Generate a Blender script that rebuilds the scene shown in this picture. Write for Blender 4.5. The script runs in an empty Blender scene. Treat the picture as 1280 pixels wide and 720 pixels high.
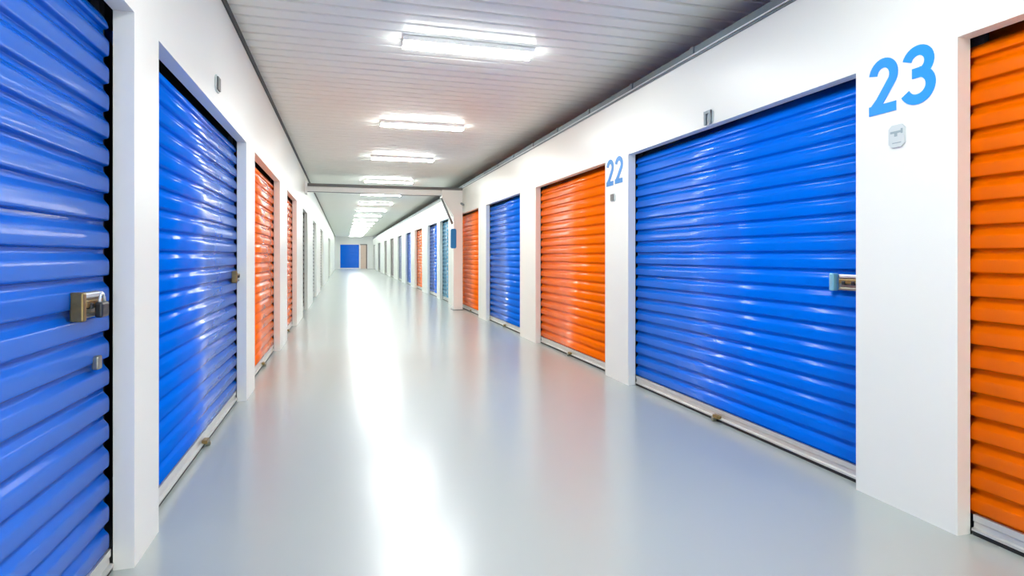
import bpy, math
from math import sin, cos, tan, atan, pi

# ------------------------------------------------------------------ frame
F = 740.0                       # focal length in pixels of the 1280 wide frame
VX, VY = 430.0, 319.5           # where the corridor runs to
TH = atan((640 - VX) / F)
CT, ST = cos(TH), sin(TH)
EYE = 1.25
R, L = 2.631, -0.807            # wall faces (x), corridor runs along +y
REC = 0.099                     # shutters sit this far behind the wall face
OPEN_H = EYE + 0.974            # opening height
CEIL = EYE + 1.80
Y0, Y1 = -5.0, 58.0

def y_at(px, X):                # depth along the corridor of a wall point seen in column px
    zc = F * X / (CT * (px - VX))
    return (zc - X * ST) / CT

def h_at(px, py, X):            # its height above the floor
    zc = F * X / (CT * (px - VX))
    return EYE + (VY - py) / F * zc

def at_height(px, py, H):       # point seen at a pixel, at height H
    zc = F * (H - EYE) / (VY - py)
    xc = (px - 640) / F * zc
    return xc * CT + zc * ST, zc * CT - xc * ST

C = bpy.context.scene.collection

# ------------------------------------------------------------------ materials
def mat(name, col, rough=0.5, metal=0.0, spec=0.5, coat=0.0, aniso=0.0, emit=None, estr=0.0, bump=None, vary=None):
    m = bpy.data.materials.new(name); m.use_nodes = True
    nt = m.node_tree; b = nt.nodes['Principled BSDF']
    b.inputs['Base Color'].default_value = (*col, 1)
    b.inputs['Roughness'].default_value = rough
    b.inputs['Metallic'].default_value = metal
    b.inputs['Specular IOR Level'].default_value = spec
    b.inputs['Coat Weight'].default_value = coat
    b.inputs['Coat Roughness'].default_value = 0.22
    if emit:
        b.inputs['Emission Color'].default_value = (*emit, 1)
        b.inputs['Emission Strength'].default_value = estr
    tc = nt.nodes.new('ShaderNodeTexCoord')
    if aniso:                    # roll-formed sheet: gloss smeared along the ribs
        b.inputs['Anisotropic'].default_value = aniso
        cx = nt.nodes.new('ShaderNodeCombineXYZ'); cx.inputs['Y'].default_value = 1.0
        nt.links.new(cx.outputs['Vector'], b.inputs['Tangent'])
    if bump:
        sc, st, dist, stretch = bump
        mp = nt.nodes.new('ShaderNodeMapping'); mp.inputs['Scale'].default_value = stretch
        n = nt.nodes.new('ShaderNodeTexNoise'); n.inputs['Scale'].default_value = sc; n.inputs['Detail'].default_value = 3
        bp = nt.nodes.new('ShaderNodeBump'); bp.inputs['Strength'].default_value = st; bp.inputs['Distance'].default_value = dist
        nt.links.new(tc.outputs['Object'], mp.inputs['Vector']); nt.links.new(mp.outputs['Vector'], n.inputs['Vector'])
        nt.links.new(n.outputs['Fac'], bp.inputs['Height']); nt.links.new(bp.outputs['Normal'], b.inputs['Normal'])
    if vary:                     # (scale, amount, rough amount): wear and mottling of the surface itself
        sc, am, ra = vary
        n = nt.nodes.new('ShaderNodeTexNoise'); n.inputs['Scale'].default_value = sc; n.inputs['Detail'].default_value = 4
        nt.links.new(tc.outputs['Object'], n.inputs['Vector'])
        mx = nt.nodes.new('ShaderNodeMix'); mx.data_type = 'RGBA'
        mx.inputs[6].default_value = (*[max(0, c * (1 - am)) for c in col], 1)
        mx.inputs[7].default_value = (*[min(1, c * (1 + am)) for c in col], 1)
        nt.links.new(n.outputs['Fac'], mx.inputs[0]); nt.links.new(mx.outputs[2], b.inputs['Base Color'])
        if ra:
            mr = nt.nodes.new('ShaderNodeMapRange')
            mr.inputs['To Min'].default_value = rough - ra; mr.inputs['To Max'].default_value = rough + ra
            nt.links.new(n.outputs['Fac'], mr.inputs['Value']); nt.links.new(mr.outputs['Result'], b.inputs['Roughness'])
    return m

M = dict(
    wall=mat('white_wall_paint', (0.79, 0.81, 0.765), 0.35, spec=0.35, vary=(1.5, 0.015, 0)),
    floor=mat('grey_epoxy_floor', (0.375, 0.42, 0.405), 0.45, spec=0.45, coat=0.85, vary=(0.9, 0.02, 0)),
    ceil=mat('grey_painted_sheet', (0.80, 0.81, 0.755), 0.38, spec=0.35, vary=(0.7, 0.03, 0.02)),
    end=mat('white_end_wall', (0.88, 0.88, 0.87), 0.5),
    blue=mat('blue_shutter_paint', (0.0, 0.155, 0.79), 0.13, spec=0.14, aniso=0.95, vary=(3, 0.05, 0.02), bump=(4, 0.03, 0.006, (1, 0.12, 1))),
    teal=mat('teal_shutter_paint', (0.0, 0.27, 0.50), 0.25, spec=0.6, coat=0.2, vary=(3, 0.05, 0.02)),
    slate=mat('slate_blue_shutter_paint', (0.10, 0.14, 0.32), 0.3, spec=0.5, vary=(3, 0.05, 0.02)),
    orange=mat('orange_shutter_paint', (0.99, 0.17, 0.0), 0.16, spec=0.16, aniso=0.95, vary=(3, 0.05, 0.02), bump=(4, 0.03, 0.006, (1, 0.12, 1))),
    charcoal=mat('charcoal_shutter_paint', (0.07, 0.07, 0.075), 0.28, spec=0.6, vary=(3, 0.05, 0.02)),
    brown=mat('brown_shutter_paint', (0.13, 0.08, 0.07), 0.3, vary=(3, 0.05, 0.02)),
    pale=mat('pale_grey_shutter_paint', (0.55, 0.52, 0.50), 0.3, vary=(3, 0.05, 0.02)),
    beige=mat('beige_shutter_paint', (0.72, 0.55, 0.46), 0.35, vary=(3, 0.05, 0.02)),
    alu=mat('aluminium_bar', (0.66, 0.67, 0.64), 0.35, metal=0.6, vary=(14, 0.12, 0.05)),
    galv=mat('galvanised_steel', (0.17, 0.21, 0.235), 0.38, metal=0.7, vary=(20, 0.15, 0.05)),
    bright=mat('bright_zinc_edge', (0.75, 0.80, 0.82), 0.3, metal=0.6),
    rubber=mat('black_rubber', (0.012, 0.012, 0.014), 0.6),
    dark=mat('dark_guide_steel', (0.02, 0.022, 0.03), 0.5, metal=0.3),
    void=mat('blackout_shell_dark', (0.02, 0.02, 0.022), 0.9),
    brass=mat('worn_brass', (0.30, 0.21, 0.08), 0.38, metal=0.8, vary=(60, 0.35, 0.1)),
    steel=mat('worn_latch_steel', (0.30, 0.30, 0.24), 0.35, metal=0.8, vary=(50, 0.3, 0.1)),
    cyan=mat('pale_blue_zinc', (0.25, 0.62, 0.78), 0.3, metal=0.5),
    black=mat('black_padlock_body', (0.015, 0.018, 0.02), 0.35),
    number=mat('blue_number_vinyl', (0.0, 0.27, 0.90), 0.45),
    number2=mat('blue_number_vinyl_faded', (0.0, 0.19, 0.54), 0.45),
    sign=mat('blue_sign_enamel', (0.01, 0.20, 0.52), 0.4),
    plate=mat('pale_plastic_plate', (0.54, 0.60, 0.60), 0.4),
    print=mat('grey_blue_print', (0.28, 0.36, 0.39), 0.5),
    frame=mat('white_steel_frame', (0.86, 0.86, 0.83), 0.4, spec=0.5),
    purlin=mat('dark_grey_purlin', (0.16, 0.16, 0.155), 0.5, metal=0.3),
    conduit=mat('grey_conduit', (0.24, 0.26, 0.27), 0.4, metal=0.3),
    housing=mat('white_lamp_housing', (0.85, 0.85, 0.85), 0.4),
    lamp=mat('lit_lamp_diffuser', (0.9, 0.9, 0.9), 0.4, emit=(0.96, 1.0, 0.975), estr=34.0),
)

# ------------------------------------------------------------------ mesh helpers
class MB:
    def __init__(s): s.v = []; s.f = []; s.sm = []
    def face(s, pts, smooth=False):
        n = len(s.v); s.v += [tuple(p) for p in pts]; s.f.append(tuple(range(n, n + len(pts)))); s.sm.append(smooth)
    def box(s, x0, x1, y0, y1, z0, z1):
        n = len(s.v)
        s.v += [(x, y, z) for z in (z0, z1) for y in (y0, y1) for x in (x0, x1)]
        for q in ((0, 2, 3, 1), (4, 5, 7, 6), (0, 1, 5, 4), (2, 6, 7, 3), (0, 4, 6, 2), (1, 3, 7, 5)):
            s.f.append(tuple(n + i for i in q)); s.sm.append(False)
        return s
    def prism(s, poly, axis, a, b):          # poly in the two other axes, extruded a..b along axis
        def P(u, v, w):
            return {0: (w, u, v), 1: (u, w, v), 2: (u, v, w)}[axis]
        n = len(s.v); k = len(poly)
        s.v += [P(u, v, a) for u, v in poly] + [P(u, v, b) for u, v in poly]
        for i in range(k):
            j = (i + 1) % k
            s.f.append((n + i, n + j, n + k + j, n + k + i)); s.sm.append(False)
        s.f.append(tuple(n + i for i in reversed(range(k)))); s.sm.append(False)
        s.f.append(tuple(n + k + i for i in range(k))); s.sm.append(False)
        return s
    def sweep(s, prof, axis, a, b, smooth=True):   # an open profile extruded along axis
        def P(u, v, w):
            return {0: (w, u, v), 1: (u, w, v), 2: (u, v, w)}[axis]
        n = len(s.v); k = len(prof)
        s.v += [P(u, v, a) for u, v in prof] + [P(u, v, b) for u, v in prof]
        for i in range(k - 1):
            s.f.append((n + i, n + i + 1, n + k + i + 1, n + k + i)); s.sm.append(smooth)
        return s
    def tube(s, pts, r, seg=10):
        from mathutils import Vector
        pts = [Vector(p) for p in pts]; rings = []
        for i, p in enumerate(pts):
            d = (pts[min(i + 1, len(pts) - 1)] - pts[max(i - 1, 0)]).normalized()
            a = Vector((0, 0, 1)) if abs(d.z) < 0.9 else Vector((1, 0, 0))
            u = d.cross(a).normalized(); w = d.cross(u).normalized()
            n = len(s.v); rings.append(n)
            s.v += [tuple(p + (u * cos(2 * pi * k / seg) + w * sin(2 * pi * k / seg)) * r) for k in range(seg)]
        for q, w_ in zip(rings, rings[1:]):
            for k in range(seg):
                j = (k + 1) % seg
                s.f.append((q + k, q + j, w_ + j, w_ + k)); s.sm.append(True)
        s.f.append(tuple(rings[0] + k for k in reversed(range(seg)))); s.sm.append(False)
        s.f.append(tuple(rings[-1] + k for k in range(seg))); s.sm.append(False)
        return s
    def ribbon(s, pts, w, x0, x1):           # a flat stroke of width w in the (y, z) plane, thick in x
        n = len(pts); left = []; right = []
        for i in range(n):
            a = pts[max(i - 1, 0)]; b = pts[min(i + 1, n - 1)]
            if 0 < i < n - 1:
                d1 = (pts[i][0] - a[0], pts[i][1] - a[1]); d2 = (b[0] - pts[i][0], b[1] - pts[i][1])
                l1 = math.hypot(*d1); l2 = math.hypot(*d2)
                t = (d1[0] / l1 + d2[0] / l2, d1[1] / l1 + d2[1] / l2); lt = math.hypot(*t)
                t = (t[0] / lt, t[1] / lt); k = 1 / max(0.35, abs(t[0] * d1[0] / l1 + t[1] * d1[1] / l1))
            else:
                t = (b[0] - a[0], b[1] - a[1]); lt = math.hypot(*t); t = (t[0] / lt, t[1] / lt); k = 1
            nx, ny = -t[1] * w / 2 * k, t[0] * w / 2 * k
            left.append((pts[i][0] + nx, pts[i][1] + ny)); right.append((pts[i][0] - nx, pts[i][1] - ny))
        for i in range(n - 1):
            s.prism([left[i], left[i + 1], right[i + 1], right[i]], 0, x0, x1)
        return s
    def build(s, name, m, parent=None, bevel=0.0, loc=None):
        me = bpy.data.meshes.new(name); me.from_pydata(s.v, [], s.f); me.materials.append(M[m])
        for p, q in zip(me.polygons, s.sm): p.use_smooth = q
        me.validate(); me.update()
        import bmesh
        bm = bmesh.new(); bm.from_mesh(me)
        if not any(s.sm): bmesh.ops.recalc_face_normals(bm, faces=bm.faces)
        bm.to_mesh(me); bm.free()
        o = bpy.data.objects.new(name, me); C.objects.link(o)
        if parent: o.parent = parent
        if loc: o.location = loc
        if bevel:
            b = o.modifiers.new('bevel', 'BEVEL'); b.width = bevel; b.segments = 2; b.limit_method = 'ANGLE'
        return o

def tag(o, label, cat, group=None, kind=None):
    o['label'] = label; o['category'] = cat
    if group: o['group'] = group
    if kind: o['kind'] = kind
    return o
def struct(o, label=None):
    o['kind'] = 'structure'
    if label: o['label'] = label
    return o
def empty(name, loc, rz=0):
    o = bpy.data.objects.new(name, None); C.objects.link(o); o.location = loc; o.rotation_euler = (0, 0, rz)
    o.empty_display_size = 0.1
    return o

# ------------------------------------------------------------------ where the shutters stand
# (column of the near jamb, column of the far jamb) in the photograph
PR = [  # right wall, near to far
    (None, 1197, 'orange', 'orange roller shutter nearest the camera, beside the big blue number 23'),
    (1070, 785.3, 'blue', 'widest blue roller shutter on the right wall, between the numbers 22 and 23'),
    (756.5, 669.5, 'orange', 'orange roller shutter just beyond the blue number 22'),
    (650, 607.5, 'blue', 'blue roller shutter between two orange ones, before the white frame column'),
    (598, 573.5, 'orange', 'narrow looking orange roller shutter right before the white frame column'),
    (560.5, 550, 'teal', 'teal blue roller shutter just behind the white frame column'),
    (546, 534.5, 'blue', 'light blue roller shutter second behind the white frame column'),
    (527.5, 518.5, 'orange', 'only orange roller shutter beyond the white frame column'),
    (513.5, 507, 'blue', 'deep blue roller shutter just past the far orange shutter'),
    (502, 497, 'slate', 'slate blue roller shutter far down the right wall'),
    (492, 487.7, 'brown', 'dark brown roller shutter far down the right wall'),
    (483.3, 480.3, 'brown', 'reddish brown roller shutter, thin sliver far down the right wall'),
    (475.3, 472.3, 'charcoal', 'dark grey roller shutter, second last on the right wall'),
    (468.6, 466.6, 'pale', 'pale roller shutter, last on the right wall by the end wall'),
]
PL = [  # left wall
    (None, 168, 'blue', 'large glossy blue roller shutter nearest the camera on the left wall'),
    (198.5, 308, 'blue', 'second blue roller shutter on the left wall, covered in white reflections'),
    (318.5, 350, 'orange', 'first orange roller shutter on the left wall, beside the blue one'),
    (359, 371, 'orange', 'second, narrower looking orange roller shutter on the left wall'),
    (378.5, 384.5, 'charcoal', 'charcoal roller shutter just past the orange ones on the left wall'),
    (391.3, 395.6, 'pale', 'pale grey roller shutter next after the charcoal one'),
    (400.5, 404, 'pale', 'pale grey roller shutter, second last on the left wall'),
    (410.5, 412.8, 'pale', 'pale grey roller shutter, last on the left wall'),
]
def spans(P, X):
    out = []
    for a, b, c, lab in P:
        y1 = y_at(b, X)
        y0 = y1 - 2.4 if a is None else y_at(a, X)
        out.append((y0, y1, c, lab))
    return out
SR, SL = spans(PR, R), spans(PL, L)
# unseen shutters continuing the rows behind the camera, added for wall reflections
BR = [(SR[0][0] - 0.5 - 2.3, SR[0][0] - 0.5, 'blue')]
BL = [(SL[0][0] - 0.45 - 2.3, SL[0][0] - 0.45, 'orange')]

# ------------------------------------------------------------------ walls
def wall(name, X, side, sp, top, label):
    t = 0.075                                      # sheet panel thickness, side = +1 right, -1 left
    xa, xb = (X, X + side * t)
    x0, x1 = min(xa, xb), max(xa, xb)
    mb = MB()
    ys = [Y0]
    for a, b in sorted(sp): ys += [a, b]
    ys.append(Y1)
    # one closed outline (comb shape) per wall: piers and header in one panel wall
    poly = [(Y0, top), (Y0, 0)]
    for a, b in sorted(sp): poly += [(a, 0), (a, OPEN_H), (b, OPEN_H), (b, 0)]
    poly += [(Y1, 0), (Y1, top)]
    # front, back (as quads), soffits, jambs, ends
    for x in (x0, x1):
        edges = [Y0] + [v for ab in sorted(sp) for v in ab] + [Y1]
        for i in range(0, len(edges), 2):
            mb.face([(x, edges[i], 0), (x, edges[i + 1], 0), (x, edges[i + 1], OPEN_H), (x, edges[i], OPEN_H)])
        for i in range(len(edges) - 1):
            mb.face([(x, edges[i], OPEN_H), (x, edges[i + 1], OPEN_H), (x, edges[i + 1], top), (x, edges[i], top)])
    k = len(poly)
    for i in range(k):
        (ya, za), (yb, zb) = poly[i], poly[(i + 1) % k]
        mb.face([(x0, ya, za), (x1, ya, za), (x1, yb, zb), (x0, yb, zb)])
    o = mb.build(name, 'wall')
    import bmesh
    bm = bmesh.new(); bm.from_mesh(o.data); bmesh.ops.remove_doubles(bm, verts=bm.verts, dist=1e-4)
    bmesh.ops.recalc_face_normals(bm, faces=bm.faces); bm.to_mesh(o.data); bm.free()
    return struct(o, label)

spR = [(a, b) for a, b, *_ in SR] + [(a, b) for a, b, *_ in BR]
spL = [(a, b) for a, b, *_ in SL] + [(a, b) for a, b, *_ in BL]
TOPR, TOPL = EYE + 1.555, CEIL
wall('wall_right', R, 1, spR, TOPR, 'white panel wall with orange and blue shutters and the numbers 22 and 23')
wall('wall_left', L, -1, spL, TOPL - 0.03, 'white panel wall with glossy blue and orange shutters, opposite the numbers')
struct(MB().box(R + 0.45, R + 0.5, Y0, Y1, 0, CEIL).build('blackout_shell_right', 'void'))  # unseen shell added to keep light out of the space behind the shutters
struct(MB().box(L - 0.5, L - 0.45, Y0, Y1, 0, CEIL).build('blackout_shell_left', 'void'))
wb = MB(); wb.box(L - 0.5, L, Y0 - 0.1, Y0, 0, CEIL); wb.box(R, R + 0.5, Y0 - 0.1, Y0, 0, CEIL); wb.box(L, R, Y0 - 0.1, Y0, CEIL - 0.25, CEIL)  # made-up opening lets world light in as fill from behind the camera
struct(wb.build('wall_back', 'end'), 'white wall behind the camera, around an unseen opening added to let in daylight')
struct(MB().box(L - 0.5, R + 0.5, Y0 - 0.1, Y1 + 0.1, -0.1, 0).build('floor', 'floor'), 'pale grey glossy epoxy floor of the corridor')

# end wall with an opening for its blue shutter and a doorway
EX0 = lambda px: ((px - 640) / F, )
def end_x(px):                                    # x of a point on the end wall in column px
    k = (px - 640) / F                             # xc = k zc ; X = xc CT + zc ST ; Y1 = zc CT - xc ST
    zc = Y1 / (CT - k * ST)
    return zc * (k * CT + ST)
ex0, ex1 = end_x(425.3), end_x(448.8)
EH = EYE + 1.03
MB_ = MB()
for x0, x1, z0, z1 in ((L - .1, ex0, 0, CEIL), (ex1, R + .1, 0, CEIL), (ex0, ex1, EH, CEIL)):
    MB_.box(x0, x1, Y1, Y1 + 0.1, z0, z1)
struct(MB_.build('wall_far', 'end'), 'white end wall around the far blue shutter')
struct(MB().box(L - 0.5, R + 0.5, Y1 + 0.4, Y1 + 0.5, 0, CEIL).build('blackout_shell_far', 'void'))  # far side of the added shell, blocks light behind the end wall

# ------------------------------------------------------------------ ceiling: sheet with a groove every 0.179 m across the corridor
prof = []
p = 0.179
n = int((Y1 - Y0) / p)
for i in range(n + 1):
    y = Y0 + i * p
    for u, d in ((0.0, 0.0), (0.07, 0.004), (0.130, 0.004), (0.134, 0.012), (0.136, 0.040), (0.172, 0.040), (0.175, 0.012)):
        prof.append((y + u, CEIL + (d if d > 0.01 else (0.004 if d == 0 else 0.0))))
cm = MB().sweep(prof, 0, L - 0.5, R + 0.5, smooth=False)
cm.box(L - 0.5, R + 0.5, Y0, Y1 + 0.1, CEIL + 0.045, CEIL + 0.1)
struct(cm.build('ceiling', 'ceil'), 'grey ribbed metal ceiling with thin grooves running across the corridor')

# galvanised eaves channel along the top of the right wall
t1 = empty('trim_1', (R, 0, TOPR)); struct(t1, 'galvanised steel channel capping the right wall under the ceiling')
MB().prism([(-0.012, 0.0), (-0.012, -0.012), (0.09, -0.012), (0.09, 0.0)], 1, Y0, Y1).build('lower_flange', 'galv', t1)
MB().prism([(-0.014, 0.006), (-0.014, 0.016), (0.0, 0.016), (0.0, 0.006)], 1, Y0, Y1).build('bright_lip', 'bright', t1)
MB().prism([(0.0, 0.0), (0.0, 0.075), (0.012, 0.075), (0.012, 0.0)], 1, Y0, Y1).build('web', 'galv', t1)
for i in range(14):
    y = 1.0 + i * 1.02
    MB().box(-0.010, 0.0, y, y + 0.05, 0.022, 0.078).build('cleat', 'galv', t1)
t2 = MB().box(L - 0.06, L + 0.012, Y0, Y1, TOPL - 0.055, TOPL).build('shade_strip', 'dark'); struct(t2, 'dark strip painted as the shadow line along the top of the left wall')  # no trim here: dark strip stands in for shade under the ceiling edge

# ------------------------------------------------------------------ roller shutters
PITCH = 0.107
def curtain_profile(h):
    pts = []
    z = 0.085
    while z < h - 0.02:
        # recess, lower ledge, slightly crowned flat face, upper ledge
        for v, d in ((0.0, 0.0), (0.11, 0.0), (0.13, 0.001), (0.15, 0.005), (0.18, 0.0165), (0.205, 0.0190), (0.26, 0.0200), (0.42, 0.0207),
                     (0.58, 0.0205), (0.68, 0.0195), (0.73, 0.0178), (0.78, 0.0140), (0.90, 0.0035), (0.94, 0.0008)):
            zz = z + v * PITCH
            if zz < h + 0.01: pts.append((d, zz))
        z += PITCH
    # the curtain leans back where it rolls on to its drum
    out = []
    for d, zz in pts:
        t = max(0.0, zz - (h - 0.10)) / 0.10
        out.append((-(d) + 0.06 * t * t, zz))
    out.append((0.12, h + 0.05)); out.append((0.20, h + 0.07))
    return out

def shutter(X, side, y0, y1, colour, label, group, latch=None, near=True, hook=True, gap_=0.004):
    """built facing the corridor: local x = depth behind the curtain, local y along the wall"""
    w = y1 - y0
    root = empty('roller_shutter', (X + side * REC, (y0 + y1) / 2, 0))
    tag(root, label, 'roller shutter', group)
    sx = side
    prof = [(u * sx, v) for u, v in curtain_profile(OPEN_H)]
    mb = MB().sweep(prof, 1, -w / 2 + gap_, w / 2 - gap_)
    cu = mb.build('curtain', colour, root)
    s = cu.modifiers.new('solid', 'SOLIDIFY'); s.thickness = 0.002
    def bx(x0, x1, ya, yb, z0, z1, nm, m, par=root, bev=0.0):
        a, b = sorted((sx * x0, sx * x1))
        return MB().box(a, b, ya, yb, z0, z1).build(nm, m, par, bev)
    # bottom bar: an aluminium angle with a ledge, over a rubber seal
    pr = [(0.010, 0.022), (-0.030, 0.022), (-0.030, 0.032), (-0.016, 0.036), (-0.014, 0.060), (-0.020, 0.064), (-0.020, 0.092), (0.010, 0.092)]
    MB().prism([(sx * a, b) for a, b in pr], 1, -w / 2 + 0.010, w / 2 - 0.010).build('bottom_bar', 'alu', root)
    bx(-0.022, 0.012, -w / 2 + 0.01, w / 2 - 0.01, 0.001, 0.022, 'rubber_seal', 'rubber')
    for e in (-1, 1):
        bx(0.012, 0.04, e * (w / 2) - 0.035, e * (w / 2) + 0.020, 0, OPEN_H + 0.04, 'guide', 'dark')
    if hook:                                          # foot bolt in the middle of the bottom bar
        hk = bx(-0.052, -0.02, -0.035, 0.035, 0.028, 0.052, 'foot_bolt', 'brass', bev=0.004)
        bx(-0.062, -0.030, 0.012, 0.040, 0.004, 0.030, 'bolt_pin', 'steel', hk, 0.003)
    if latch: latch(root, bx, w)
    return root

def padlock_latch(side_y, z, padlock, off=0.0):
    """slide latch whose bolt runs towards the jamb; side_y = -1 near edge, +1 far edge"""
    def f(root, bx, w):
        e = side_y * (w / 2 - off)
        s_ = -side_y
        def yy(a, b): return sorted((e + s_ * a, e + s_ * b))
        a, b = yy(0.005, 0.185)
        lt = bx(-0.034, -0.018, a, b, z - 0.050, z + 0.040, 'latch', 'steel', bev=0.004)
        a, b = yy(0.010, 0.165)
        bx(-0.050, -0.034, a, b, z - 0.012, z + 0.014, 'slide_bolt', 'brass', lt, 0.004)
        bx(-0.046, -0.034, a, b, z + 0.022, z + 0.038, 'upper_rail', 'bright', lt, 0.003)
        bx(-0.046, -0.034, a, b, z - 0.048, z - 0.034, 'lower_rail', 'steel', lt, 0.003)
        for q in (0.055, 0.12):
            a, b = yy(q, q + 0.022)
            bx(-0.056, -0.036, a, b, z - 0.018, z + 0.004, 'keyhole_stud', 'black', lt, 0.004)
        a, b = yy(0.195, 0.225)
        bx(-0.060, -0.018, a, b, z - 0.055, z + 0.045, 'end_stop', 'cyan' if X_SIDE[0] > 0 else 'brass', lt, 0.006)
        if padlock:
            a, b = yy(0.045, 0.115)
            pb = bx(-0.078, -0.052, a, b, z - 0.052, z + 0.004, 'padlock_body', 'black', lt, 0.008)
            ym = (a + b) / 2; sd = 1 if X_SIDE[0] > 0 else -1
            pts = [(-sd * 0.065, ym + 0.022 * cos(t), z + 0.0 + 0.034 * sin(t)) for t in [pi * i / 10 for i in range(11)]]
            MB().tube(pts, 0.005).build('shackle', 'bright', pb)
    return f
X_SIDE = [1]

X_SIDE[0] = 1
for i, (a, b, c, lab) in enumerate(SR):
    g = {'orange': 'orange roller shutters on the right wall', 'blue': 'blue roller shutters on the right wall'}.get(c, 'other coloured far roller shutters on the right wall')
    shutter(R, 1, a, b, c, lab, g, latch=padlock_latch(-1, EYE - 0.145, False) if i == 1 else None, hook=i < 5, gap_=-0.02 if i == 0 else 0.004)
X_SIDE[0] = -1
for i, (a, b, c, lab) in enumerate(SL):
    g = {'orange': 'orange roller shutters on the left wall', 'blue': 'blue roller shutters on the left wall'}.get(c, 'grey far roller shutters on the left wall')
    lt = padlock_latch(1, EYE - 0.17, i == 0, 0.15 if i == 0 else 0.0) if i < 2 else None
    r = shutter(L, -1, a, b, c, lab, g, latch=lt, hook=i < 4, gap_=0.035 if i == 0 else 0.004)
    if i == 0:                                        # small staple on the curtain edge below the latch
        w = b - a
        MB().box(0.016, 0.040, w / 2 - 0.19, w / 2 - 0.15, EYE - 0.42, EYE - 0.37).build('staple', 'steel', r, 0.006)
for a, b, c in BR: shutter(R, 1, a, b, c, f'{c} roller shutter added out of view behind the camera, across from the {"orange" if c=="blue" else "blue"} one', 'roller shutters added out of view behind the camera', hook=False)
for a, b, c in BL: shutter(L, -1, a, b, c, f'{c} roller shutter added out of view behind the camera on the left wall', 'roller shutters added out of view behind the camera', hook=False)

# shutter in the end wall, facing the camera
root = empty('roller_shutter', ((ex0 + ex1) / 2, Y1 + 0.06, 0))
tag(root, 'small bright blue roller shutter in the white wall at the far end of the corridor', 'roller shutter')
w = ex1 - ex0
cu = MB().sweep([(u, v) for u, v in curtain_profile(EH)], 0, -w / 2 + .005, w / 2 - .005).build('curtain', 'blue', root)
MB().box(-w / 2 + .005, w / 2 - .005, -0.02, 0.01, 0.02, 0.09).build('bottom_bar', 'alu', root)
for e in (-1, 1): MB().box(e * w / 2 - .01, e * w / 2 + .01, -0.02, 0.03, 0, EH).build('guide', 'dark', root)
# pale door beside it
dx0, dx1 = end_x(450.8), end_x(457.6)
d1 = empty('door_1', ((dx0 + dx1) / 2, Y1, 0)); struct(d1, 'pale beige door in the end wall beside the far blue shutter')
w = dx1 - dx0
MB().box(-w / 2, w / 2, -0.045, -0.002, 0.01, EH - 0.03).build('door_leaf', 'beige', d1)
MB().box(-w / 2 - .05, w / 2 + .09, -0.07, -0.002, EH - 0.03, EH + .06).build('lintel', 'purlin', d1)
MB().box(w / 2, w / 2 + .09, -0.06, -0.002, 0, EH - 0.03).build('jamb', 'brown', d1)
MB().box(-w / 2 + .05, -w / 2 + .12, -0.09, -0.045, 1.0, 1.03).build('door_handle', 'steel', d1)

# ------------------------------------------------------------------ lights
def lamp(x, y, label, n=[0]):
    r = empty('ceiling_light', (x, y, CEIL - 0.003)); tag(r, label, 'ceiling light', 'linear ceiling lights across the corridor')
    MB().box(-0.56, 0.56, -0.095, 0.095, -0.045, 0.0).build('housing', 'housing', r, 0.006)
    pr = [(-0.0945, -0.044), (-0.084, -0.056), (0.084, -0.056), (0.0945, -0.044)]
    MB().prism(pr, 0, -0.555, 0.555).build('diffuser', 'lamp', r)
    return r
pts = [at_height(px, py, CEIL - 0.06) for px, py in ((586, 64.7), (525, 159.5), (503, 200.3), (488.3, 228.4))]
LX = sum(p[0] for p in pts) / 4
names = ['largest ceiling light, nearest the camera', 'second ceiling light from the camera', 'third ceiling light from the camera',
         'fourth ceiling light, last before the white cross beam']
for (x, y), nm in zip(pts, names): lamp(LX, y, nm)
gap = (pts[3][1] - pts[0][1]) / 3
far = ['just behind the white cross beam', 'second behind the cross beam', 'third behind the cross beam', 'fourth behind the cross beam', 'fifth behind the cross beam',
       'sixth behind the cross beam', 'seventh behind the cross beam', 'eighth behind the cross beam', 'ninth behind the cross beam', 'fourth from the end wall', 'third from the end wall',
       'second from the end wall', 'closest to the end wall', 'right at the end wall', 'at the end']
y = pts[3][1] + gap; i = 0
ys = []
while y < Y1 - 1: ys.append(y); y += gap
for i, y in enumerate(ys):
    k = len(ys) - 1 - i
    where = {0: 'closest to the end wall', 1: 'second from the end wall', 2: 'third from the end wall', 3: 'fourth from the end wall'}.get(k, far[i])
    lamp(LX, y, 'glowing ceiling light ' + where)
for k, nm in ((1, 'just above and behind the camera'), (2, 'second behind the camera')):  # out-of-view lights continuing the row, added to brighten the near corridor
    lamp(LX, pts[0][1] - gap * k, 'unseen added ceiling light ' + nm)

# ------------------------------------------------------------------ portal frame: column, haunch, cross beam
YB = 13.45
col_in = 0.21
cf = empty('column_1', (R, YB, 0)); struct(cf, 'white steel frame column with a haunch carrying the cross beam')
hb = 1.37 + EYE; ht = 1.50 + EYE
MB().box(-col_in, 0.0, -0.02, 0.24, 0, 0.9 + EYE).build('column_shaft', 'frame', cf, 0.004)
MB().prism([(-col_in, 0.9 + EYE), (0, 0.9 + EYE), (0, ht), (-0.48, ht), (-0.48, hb - 0.04)], 1, -0.02, 0.24).build('haunch', 'frame', cf, 0.004)
MB().tube([(-0.50, -0.04, hb - 0.06), (-col_in - 0.03, -0.04, 0.72 + EYE)], 0.025).build('diagonal_brace', 'conduit', cf)
MB().box(-col_in - 0.02, 0.0, -0.05, 0.27, 0, 0.012).build('base_plate', 'galv', cf)
bm_ = empty('beam_1', (0, YB, 0)); struct(bm_, 'white cross beam hung below the ceiling between the walls')
MB().box(L, R - 0.48, 0.0, 0.14, hb, ht).build('beam', 'frame', bm_, 0.02)
MB().box(L, R, -0.01, 0.15, ht, ht + 0.06).build('top_rail', 'purlin', bm_)
MB().box(L, L + 0.05, -0.06, 0.2, hb - 0.04, ht + 0.09).build('end_plate', 'frame', bm_)
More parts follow.
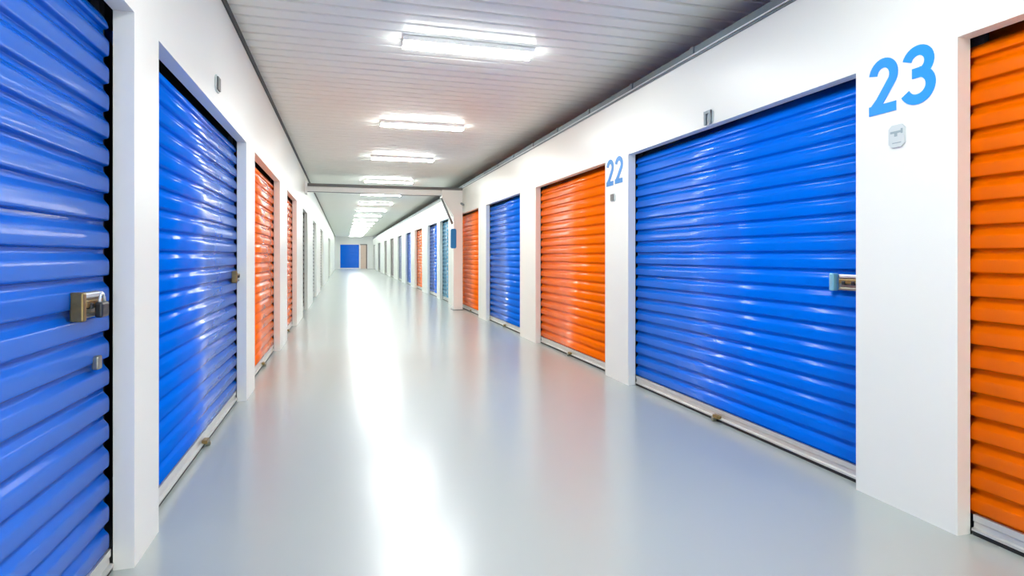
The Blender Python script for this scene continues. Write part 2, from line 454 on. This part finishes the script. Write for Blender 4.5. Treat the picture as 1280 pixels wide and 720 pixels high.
MB().tube([(L, -0.03, hb + 0.005), (0.2, -0.03, hb + 0.0), (1.0, -0.03, hb - 0.02), (R - 0.5, -0.03, hb - 0.01)], 0.008).build('cable', 'conduit', bm_)

# blue sign on the column
xs = lambda px, y: (lambda k: (y / (CT - k * ST)) * (k * CT + ST))((px - 640) / F)
sx0, sx1 = xs(563.2, YB - .03), xs(570.2, YB - .03)
zc = (YB - .03) * CT + (sx0 + sx1) / 2 * ST
sz0, sz1 = EYE + (VY - 310.5) / F * zc, EYE + (VY - 286) / F * zc
sg = MB().prism([(sx0 + .02, sz0), (sx1 - .02, sz0), (sx1, sz0 + .03), (sx1, sz1 - .03), (sx1 - .02, sz1), (sx0 + .02, sz1), (sx0, sz1 - .03), (sx0, sz0 + .03)], 1, YB - 0.05, YB - 0.021).build('wall_sign', 'sign')
tag(sg, 'small upright blue sign with rounded corners on the white frame column', 'sign')

# conduit on the right wall just before the column
yc = y_at(576.5, R)
cd = empty('electrical_conduit', (R - 0.03, yc, 0)); tag(cd, 'thin grey conduit with a side outlet on the wall above the orange shutter', 'conduit')
MB().tube([(0, 0, 2.27), (0, 0, 2.55), (0.0, -0.05, 2.62), (0.0, -0.12, 2.79)], 0.028).build('pipe', 'conduit', cd)
MB().tube([(0, 0, 2.48), (-0.01, -0.45, 2.40)], 0.025).build('branch', 'conduit', cd)
MB().box(-0.035, 0.018, -0.03, 0.03, 2.45, 2.51).build('junction_box', 'conduit', cd, 0.004)

# ------------------------------------------------------------------ numbers on the wall
def arc(cx, cy, rx, ry, a0, a1, n=16):
    return [(cx + rx * cos(math.radians(a0 + (a1 - a0) * i / n)), cy + ry * sin(math.radians(a0 + (a1 - a0) * i / n))) for i in range(n + 1)]
W_ = 0.17                                   # stroke in units of the digit height
def two():
    # flowing stroke: hook, right side, diagonal, then the foot
    top = arc(0.30, 0.69, 0.215, 0.225, 172, -30, 20)
    return [top + [(0.40, 0.46), (0.22, 0.22), (0.08, 0.085)], [(0.0, 0.083), (0.565, 0.083)]]
def three():
    up = arc(0.30, 0.715, 0.20, 0.20, 165, -78, 20)
    lo = arc(0.29, 0.315, 0.235, 0.232, 82, -155, 24)
    return [up[:-1] + [(0.30, 0.535)], [(0.20, 0.535), (0.31, 0.535)], lo]
def digits(specs, m, label, group):
    y_first = specs[0][1]
    zb = specs[0][3]; root = empty('unit_number', (R, y_first, zb)); tag(root, label, 'number', group)
    for fn, yl, yr, z0, z1, nm in specs:
        H = z1 - z0; W = yl - yr; mb = MB()
        for k, st in enumerate(fn()):
            q = [(-(yl - y_first) * -1 - u / 0.58 * W, z0 - zb + v * H) for u, v in st]
            mb.ribbon(q, W_ * H, -0.004 - 0.0004 * k, 0.001)
        mb.build(nm, m, root)
    return root
ya, yb_ = y_at(1087, R), y_at(1121.5, R); yc_, yd = y_at(1127, R), y_at(1168, R)
digits([(two, ya, yb_, EYE + .722, EYE + 1.0, 'digit_two'), (three, yc_, yd, EYE + .722, EYE + 1.002, 'digit_three')], 'number',
       'big blue number 23 on the white pier beside the nearest orange shutter', 'blue unit numbers')
ya, yb_, yc_, yd = y_at(758.5, R), y_at(767, R), y_at(769, R), y_at(778.5, R)
digits([(two, ya, yb_, EYE + .715, EYE + .985, 'digit_two'), (two, yc_, yd, EYE + .722, EYE + .99, 'digit_two')], 'number2',
       'blue number 22 on the white pier between the orange and the wide blue shutter', 'blue unit numbers')

# small plates
def plate(X, side, px0, px1, pyt, pyb, label, kind):
    y0, y1 = sorted((y_at(px0, X), y_at(px1, X))); pm = (px0 + px1) / 2
    z1, z0 = h_at(pm, pyt, X), h_at(pm, pyb, X)
    r = empty('wall_plate', (X, (y0 + y1) / 2, z0)); tag(r, label, 'plate')
    w, h = y1 - y0, z1 - z0
    a, b = sorted((-side * 0.010, 0.0)); c = 0.2 * w
    def bx(ya, yb2, za, zb, nm, m, d=0.014):
        p, q = sorted((-side * d, -side * 0.009)); MB().box(p, q, ya, yb2, za, zb).build(nm, m, r)
    MB().prism([(-w/2 + c, 0), (w/2 - c, 0), (w/2, c), (w/2, h - c), (w/2 - c, h), (-w/2 + c, h), (-w/2, h - c), (-w/2, c)], 0, a, b).build('backplate', 'plate', r)
    if kind == 'id':
        bx(-w * .34, w * .38, h * .62, h * .72, 'printed_mark', 'print', 0.011)
        bx(-w * .05, w * .12, h * .48, h * .66, 'printed_mark', 'print', 0.0115)
        bx(-w * .40, -w * .28, h * .58, h * .80, 'printed_mark', 'print', 0.0115)
        bx(-w * .30, w * .25, h * .17, h * .21, 'printed_line', 'print', 0.011)
    elif kind == 'arch':
        bx(-w * .42, -w * .18, h * .02, h * .92, 'hook_leg', 'galv', 0.022)
        bx(w * .18, w * .42, h * .02, h * .92, 'hook_leg', 'galv', 0.022)
        bx(-w * .42, w * .42, h * .76, h * .96, 'hook_bridge', 'galv', 0.023)
    else:
        bx(-w * .3, w * .3, h * .1, h * .9, 'slot', 'purlin', 0.02)
    return r
plate(R, 1, 1112.5, 1132.5, 156, 184, 'small pale square plate with faint grey print below the number 23', 'id')
plate(R, 1, 764, 769.5, 242, 252, 'tiny grey plate below the number 22', 'slot')
plate(R, 1, 882, 892, 138, 156, 'small grey blue hook plate above the wide blue shutter', 'arch')
plate(L, -1, 268, 273, 95, 115, 'small dark slotted plate above the second blue shutter on the left wall', 'slot')

# ------------------------------------------------------------------ camera, world, view
cam = bpy.data.cameras.new('camera'); co = bpy.data.objects.new('camera', cam); C.objects.link(co)
co.location = (0, 0, EYE); co.rotation_euler = (pi / 2, 0, -TH)
cam.sensor_width = 36; cam.lens = F / 1280 * 36
cam.shift_y = -(360 - VY) / 1280
cam.clip_start = 0.05; cam.clip_end = 200
bpy.context.scene.camera = co
w = bpy.data.worlds.new('world'); bpy.context.scene.world = w; w.use_nodes = True
w.node_tree.nodes['Background'].inputs[0].default_value = (0.90, 0.98, 1, 1)
w.node_tree.nodes['Background'].inputs[1].default_value = 1.6  # daylight fill, entering through the opening added behind the camera
vs = bpy.context.scene.view_settings
vs.view_transform = 'Standard'; vs.look = 'None'; vs.gamma = 1; vs.use_curve_mapping = False
vs.exposure = 1.38
bpy.context.scene.cycles.max_bounces = 16
bpy.context.scene.cycles.diffuse_bounces = 10
bpy.context.scene.cycles.glossy_bounces = 8
